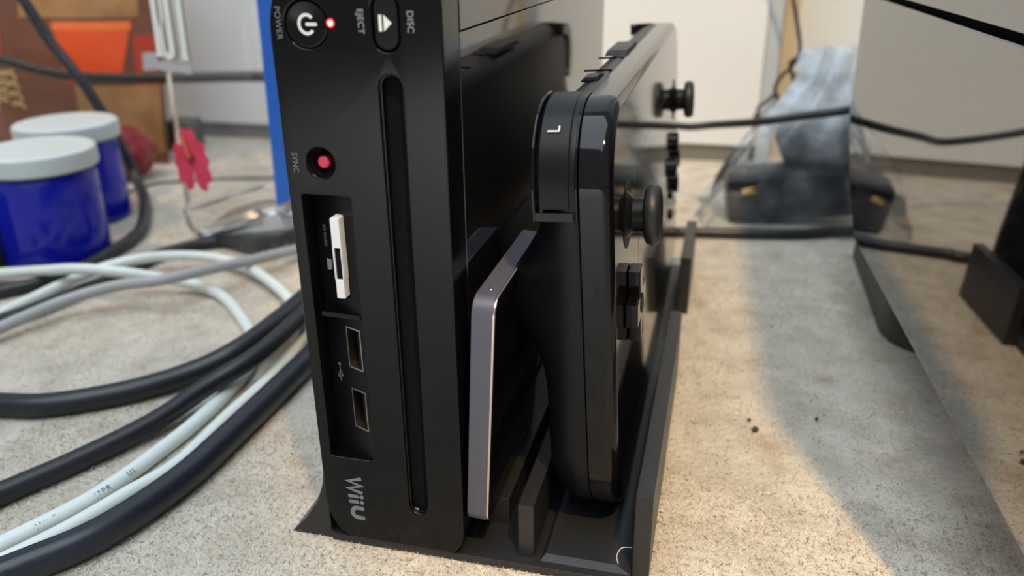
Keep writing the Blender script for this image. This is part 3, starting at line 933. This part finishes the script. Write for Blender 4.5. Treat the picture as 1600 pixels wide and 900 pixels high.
part('orange_panel', patch(.04, .76, .345, .55, .5, taper=.25), 'bag_orange', sn, 'orange panel printed on the pouch')
part('orange_panel', patch(.02, .78, .55, .585, .7), 'bag_orange_light', sn, 'paler orange top band of the panel')
part('orange_panel', patch(.79, .98, .33, .53, .4), 'bag_deep', sn, 'red orange panel at the pouch side')
part('price_patch', patch(.86, .97, .39, .46, .9, 4, 4), 'frosted', sn, 'grey square on the side panel')
part('orange_panel', patch(-.95, -.60, .45, .95, .5), 'bag_deep', sn, 'tall orange panel at the left of the pouch')
part('tan_print', patch(-.35, .85, .60, .95, .5), 'bag_tan', sn, 'tan print along the top of the pouch')
part('tan_print', patch(.20, .98, .05, .33, .4), 'bag_tan', sn, 'tan print low on the pouch')
def spiral(u0, v0, turns, du, dv, r):
    pts = []
    for i in range(int(turns*8)+1):
        t = i/8*2*math.pi
        x, y, z = pouch(u0+du*i/(turns*8), v0+dv*i/(turns*8), .5)
        pts.append((x+r*math.cos(t), y-.6, z+r*.55*math.sin(t)))
    return tube(pts, 1.7, 8, 2)
for (u0, v0, du, dv) in ((-.70, .24, .02, .14), (-.50, .22, -.05, .17), (-.88, .20, .06, .13)):
    part('pasta_swirl', spiral(u0, v0, 4, du, dv, 5.5), 'pasta', sn, 'tan twisted shape printed on the pouch')

def red_pouch():
    bm = bmesh.new()
    bmesh.ops.create_uvsphere(bm, u_segments=28, v_segments=18, radius=1)
    for v in bm.verts:
        c = v.co
        k = 1 + .12*math.sin(6*c.x+3*c.z)*math.cos(5*c.y+2*c.z) + .06*math.sin(13*c.x-4*c.y)
        v.co = Vector((-366 + 27*c.x*k, 375 + 20*c.y*k, -ZF + 21.5 + 21.5*max(c.z, -1)*(1 + .1*math.sin(5*c.x))*(.97 if c.z < -.6 else 1)))
    return bm
rp = single('red_pouch', red_pouch(), 'pouch_red', 'crumpled dark red pouch on the carpet behind the blue jars', 'pouch')
single('dark_box', box(-372, -302, 150, 230, -ZF+.1, 40, 2), 'box_dark', 'dark box at the left edge beside the nearer blue jar', 'box')
single('dark_block', box(-399, -372, 472, 500, -ZF+.1, 24, 2), 'box_dark', 'small dark block in front of the white cabinet plinth', 'block')

# ================================================================== CABLES
def cable(name, label, pts, r, m, cat='cable', group=None):
    return single(name, tube(pts, r), m, label, cat, group, angle=80)
cable('network_cable', 'inner white printed network cable, looping beside the console', [(-296.9, 158.9, 2.0), (-255.4, 159.0, 8.0), (-225.7, 155.7, 13.0), (-202.1, 157.1, 13.0), (-182.4, 167.1, 7.0), (-162.0, 171.4, 2.5), (-142.0, 164.5, 0.0), (-116.3, 141.1, 0.0), (-99.8, 122.3, 0.0), (-87.9, 101.4, 0.0), (-83.5, 72.1, 0.0), (-82.7, 46.9, 0.0), (-84.5, 25.1, 0.0), (-87.1, 6.9, 0.0), (-90.9, -7.7, 0.0), (-101.1, -30.2, 0.0), (-106.2, -40.0, 0.0)], 3, 'cable_white')
cable('network_cable', 'outer white network cable, next to the thick navy cable', [(-246.1, 111.4, 0.0), (-244.1, 144.1, 0.0), (-236.2, 165.0, 3.0), (-223.8, 174.7, 7.0), (-212.0, 184.9, 8.5), (-200.3, 198.0, 7.0), (-177.0, 207.8, 4.5), (-145.1, 197.1, 4.0), (-110.5, 171.2, 4.0), (-89.3, 148.6, 3.0), (-79.4, 134.8, 1.5), (-74.4, 117.7, 0.0), (-71.8, 88.0, 0.0), (-72.2, 57.8, 0.0), (-72.0, 23.0, 0.0), (-78.4, 2.5, 0.0), (-85.9, -19.5, 0.0), (-94.4, -37.1, 0.0), (-98.4, -45.3, 0.0)], 3, 'cable_white')
cable('grey_cable', 'grey cable crossing over the white network cables', [(-228.0, 90.2, 3.0), (-224.4, 98.5, 4.0), (-211.7, 128.1, 7.0), (-191.6, 143.1, 11.0), (-168.1, 149.2, 14.0), (-152.5, 172.1, 13.0), (-142.1, 200.2, 9.0), (-130.9, 232.5, 5.0), (-111.3, 273.0, 0.0)], 3, 'cable_grey')
cable('power_cable', 'thick black cable, topmost of those bending right on the bare carpet', [(-186.1, 38.1, 2.0), (-168.5, 40.1, 2.0), (-147.5, 45.0, 2.0), (-123.2, 61.5, 2.0), (-104.6, 80.4, 3.5), (-91.2, 95.9, 8.0), (-85.8, 121.5, 10.5), (-85.7, 154.0, 11.0)], 5, 'cable_black')
cable('power_cable', 'straight black cable lying over the white cable loop', [(-123.1, -15.4, 1.3), (-120.9, -9.4, 1.3), (-108.9, 14.0, 1.3), (-95.8, 41.4, 3.0), (-87.7, 65.1, 6.5), (-76.7, 88.3, 11.0), (-75.6, 118.4, 12.0), (-77.6, 159.5, 12.0)], 4.2, 'cable_black')
cable('power_cable', 'thick navy black cable, the outermost, running in front of the stand', [(-93.5, -51.5, 2.5), (-82.9, -38.4, 2.5), (-70.5, -19.6, 2.5), (-62.8, 10.3, 2.5), (-61.3, 40.9, 2.5), (-60.9, 80.2, 2.5), (-61.2, 113.8, 2.5), (-62.5, 151.8, 2.5)], 5.5, 'cable_navy')
cable('power_cable', 'black cable passing behind the water bottle base', [(-239.5, 89.6, 1.0), (-235.7, 109.2, 1.0), (-229.1, 127.7, 1.0), (-223.0, 153.8, 1.0), (-218.3, 174.1, 1.0), (-217.7, 208.1, 1.0), (-210.0, 224.9, 1.0), (-198.2, 239.6, 1.0), (-174.4, 253.7, 1.0), (-133.2, 281.0, 1.0)], 4, 'cable_black')
cable('hanging_cable', 'black cable rising in a loop to the upper left past the jars', [(-278.0, 126.9, 1.0), (-267.3, 141.9, 1.0), (-254.0, 160.1, 1.0), (-248.5, 182.7, 1.0), (-249.1, 204.5, 1.0), (-251.8, 229.0, 1.0), (-261.9, 256.7, 1.5), (-296, 306, 3), (-320.5, 331.0, 12), (-329.6, 335.0, 30), (-340.5, 335.0, 56.1), (-353.9, 335.0, 82.0), (-360.0, 335.0, 91.2), (-376.6, 335.0, 113.9), (-390.4, 335.0, 140.7), (-404, 335.0, 165), (-420, 335, 190)], 4, 'cable_black')
cable('strung_cable', 'thick black cable strung across the upper left, passing behind the water bottle', [(-560, 384, 99), (-489.9, 386.0, 92), (-415.9, 386.0, 79), (-347.9, 386, 78), (-242.3, 388.0, 82), (-120, 392, 84), (-20, 396, 90)], 4.2, 'cable_black')
cable('strung_cable', 'thinner black cable strung behind the controller and across to the glossy box', [(-60, 412, 80), (0, 409, 73), (40, 405, 62), (82.6, 398, 54.6), (108.9, 372, 62), (136, 354, 68.7), (159, 348, 74.2), (186.6, 344, 79.8), (225, 352, 88)], 2.6, 'cable_black')
cable('thin_wire', 'thin dark wire on the carpet behind the water bottle', [(-338, 325, -2.0), (-331.6, 357.2, -2.0), (-322.2, 368.9, -2.0), (-292.5, 385.1, -2.0), (-240, 400, -2)], 1, 'cable_black')
cable('floor_cable', 'black cable lying on the carpet in front of the clear bag', [(40, 318, .5), (82.6, 322, 0.5), (93.0, 326, 0.5), (127.2, 331, 0.5), (165, 338, 0.5), (190, 348, 0.5), (240, 362, .5)], 3.5, 'cable_black')
cord = thing('wall_cable', 'thin dark cable hanging against the back wall, coiled at its end', 'cable', (155, 505, 45))
part('strand', tube([(150.8-8, 505, 160), (154.1, 505, 139.7), (161, 505, 119), (166, 504, 96), (162, 502, 84), (154.5, 500, 76), (150.5, 499.0, 66), (156, 499, 57), (163, 500, 60), (164, 501, 72), (160, 502, 86), (171, 503, 92)], 1.5, 10), 'cable_black', cord)
part('tail', tube([(152, 498, 64), (146, 498, 57), (140, 498, 52), (138.9, 498, 46)], 1.3, 10), 'cable_black', cord)
part('plug', box(136, 142, 494, 501, 32, 46, 1), 'plug_brown', cord, 'small brown plug')
# print on the white cables
M['ink'] = mat('ink', (0.06, 0.10, 0.17), 0.5, noise=.1)
net = bpy.data.objects['network_cable']
for txt, (cx, cy), d in ((')N>2', (-95.5, -17.5), (.41, .91)), ('(3PR', (-88.6, 0.5), (.27, .96)), ('UL', (-86.2, 12.5), (.18, .98))):
    ex = Vector((d[0], d[1], 0)).normalized()
    nz = Vector((.62, -.57, .54))
    nz = (nz - ex*nz.dot(ex)).normalized()
    part('cable_print', text_bm(txt, 2.7, axes(ex, nz.cross(ex), Vector((cx, cy, 0)) + nz*3.1), .05, 0, 1.3), 'ink', net, 'dark blue print along the cable')

# ================================================================== CLEAR BAG
def bag_mesh():
    bm = bmesh.new()
    nu, nv = 72, 26
    r2 = random.Random(3)
    ph = [r2.uniform(0, 6.28) for _ in range(8)]
    rings = []
    for j in range(nv+1):
        t = j/nv
        ring = []
        for i in range(nu):
            a = 2*math.pi*i/nu
            # wide sagging base gathered into a neck that flops to the top right
            prof = (1-t)**0.85*0.92 + .08 + .06*math.sin(math.pi*t)
            fold = 1 + (0.05+.16*t)*math.sin(5*a+ph[0]+3*t) + (.04+.10*t)*math.sin(9*a+ph[1]-5*t) + .03*math.sin(17*a+ph[2]+9*t)
            if t > .8:
                prof += (t-.8)*1.3
            cx = 162 + 28*t
            cy = 384 + 18*t
            ca, sa = math.cos(a), math.sin(a)
            q = .62 + .38*t
            x = cx + 63*prof*fold*math.copysign(abs(ca)**q, ca)
            y = cy + 42*prof*fold*math.copysign(abs(sa)**q, sa)
            z = -ZF + 0.4 + 112*t + (2.5*math.sin(4*a+ph[3]+6*t)+2*math.sin(11*a+ph[4]))*min(1, 3*t)
            ring.append((x, max(y, 336), z))
        rings.append(ring)
    b = loft(rings, cap=False)
    return b
pb_ = thing('clear_bag', 'crumpled clear plastic bag by the back edge of the glossy black box', 'plastic bag', (160, 385, -ZF))
part('bag_film', bag_mesh(), 'bag_film', pb_)
def tilt_box(c, size, rz, ry, rx, bevel):
    b = box(-size[0]/2, size[0]/2, -size[1]/2, size[1]/2, -size[2]/2, size[2]/2, bevel)
    b.transform(Matrix.Translation(c) @ Matrix.Rotation(rz, 4, 'Z') @ Matrix.Rotation(ry, 4, 'Y') @ Matrix.Rotation(rx, 4, 'X'))
    return b
single('power_adapter', tilt_box((160, 376, 18.5), (84, 32, 34), .06, -.12, .12, 6), 'adapter', 'black power adapter lying inside the clear bag', 'power adapter')
single('black_case', tilt_box((184, 392, 38), (54, 24, 62), -.1, -.40, .1, 3), 'adapter', 'black case leaning behind the adapter inside the clear bag', 'case')
single('gold_highlight', tilt_box((133, 349, 24), (9, 2.5, 4), .15, -.22, 0, .8), 'gold', 'small added gold clip inside the clear bag', 'highlight')  # gold block put in as the highlight on the black adapter

# crumbs and lint on the carpet and stand
def crumb(c, r, seed):
    bm = bmesh.new()
    bmesh.ops.create_icosphere(bm, subdivisions=2, radius=r)
    rr = random.Random(seed)
    for v in bm.verts:
        v.co = v.co*rr.uniform(.75, 1.15) + Vector(c)
        v.co.z = (v.co.z-c[2])*.7 + c[2]
    return bm
M['crumb'] = mat('crumb', (0.05, 0.035, 0.02), 0.8, noise=.3)
single('crumb', crumb((135.6, 98.5, -1.7), 1.3, 1), 'crumb', 'brown crumb on the warm lit carpet right of the stand, nearest of three', 'crumb')
single('crumb', crumb((133.4, 105.2, -1.7), .8, 2), 'crumb', 'small dark crumb close behind the brown crumb on the carpet', 'crumb')
single('crumb', crumb((159.8, 112, -1.7), .8, 3), 'crumb', 'tiny dark crumb on the blue grey lit carpet near the black box', 'crumb')
single('lint_hair', tube([(93.5, 5, 2.2), (92.8, 6.4, 4.0), (94, 8.5, 5.6), (97, 10, 5.2)], .14, 6), 'fibre', 'curled pale lint hair at the front corner of the stand', 'lint')
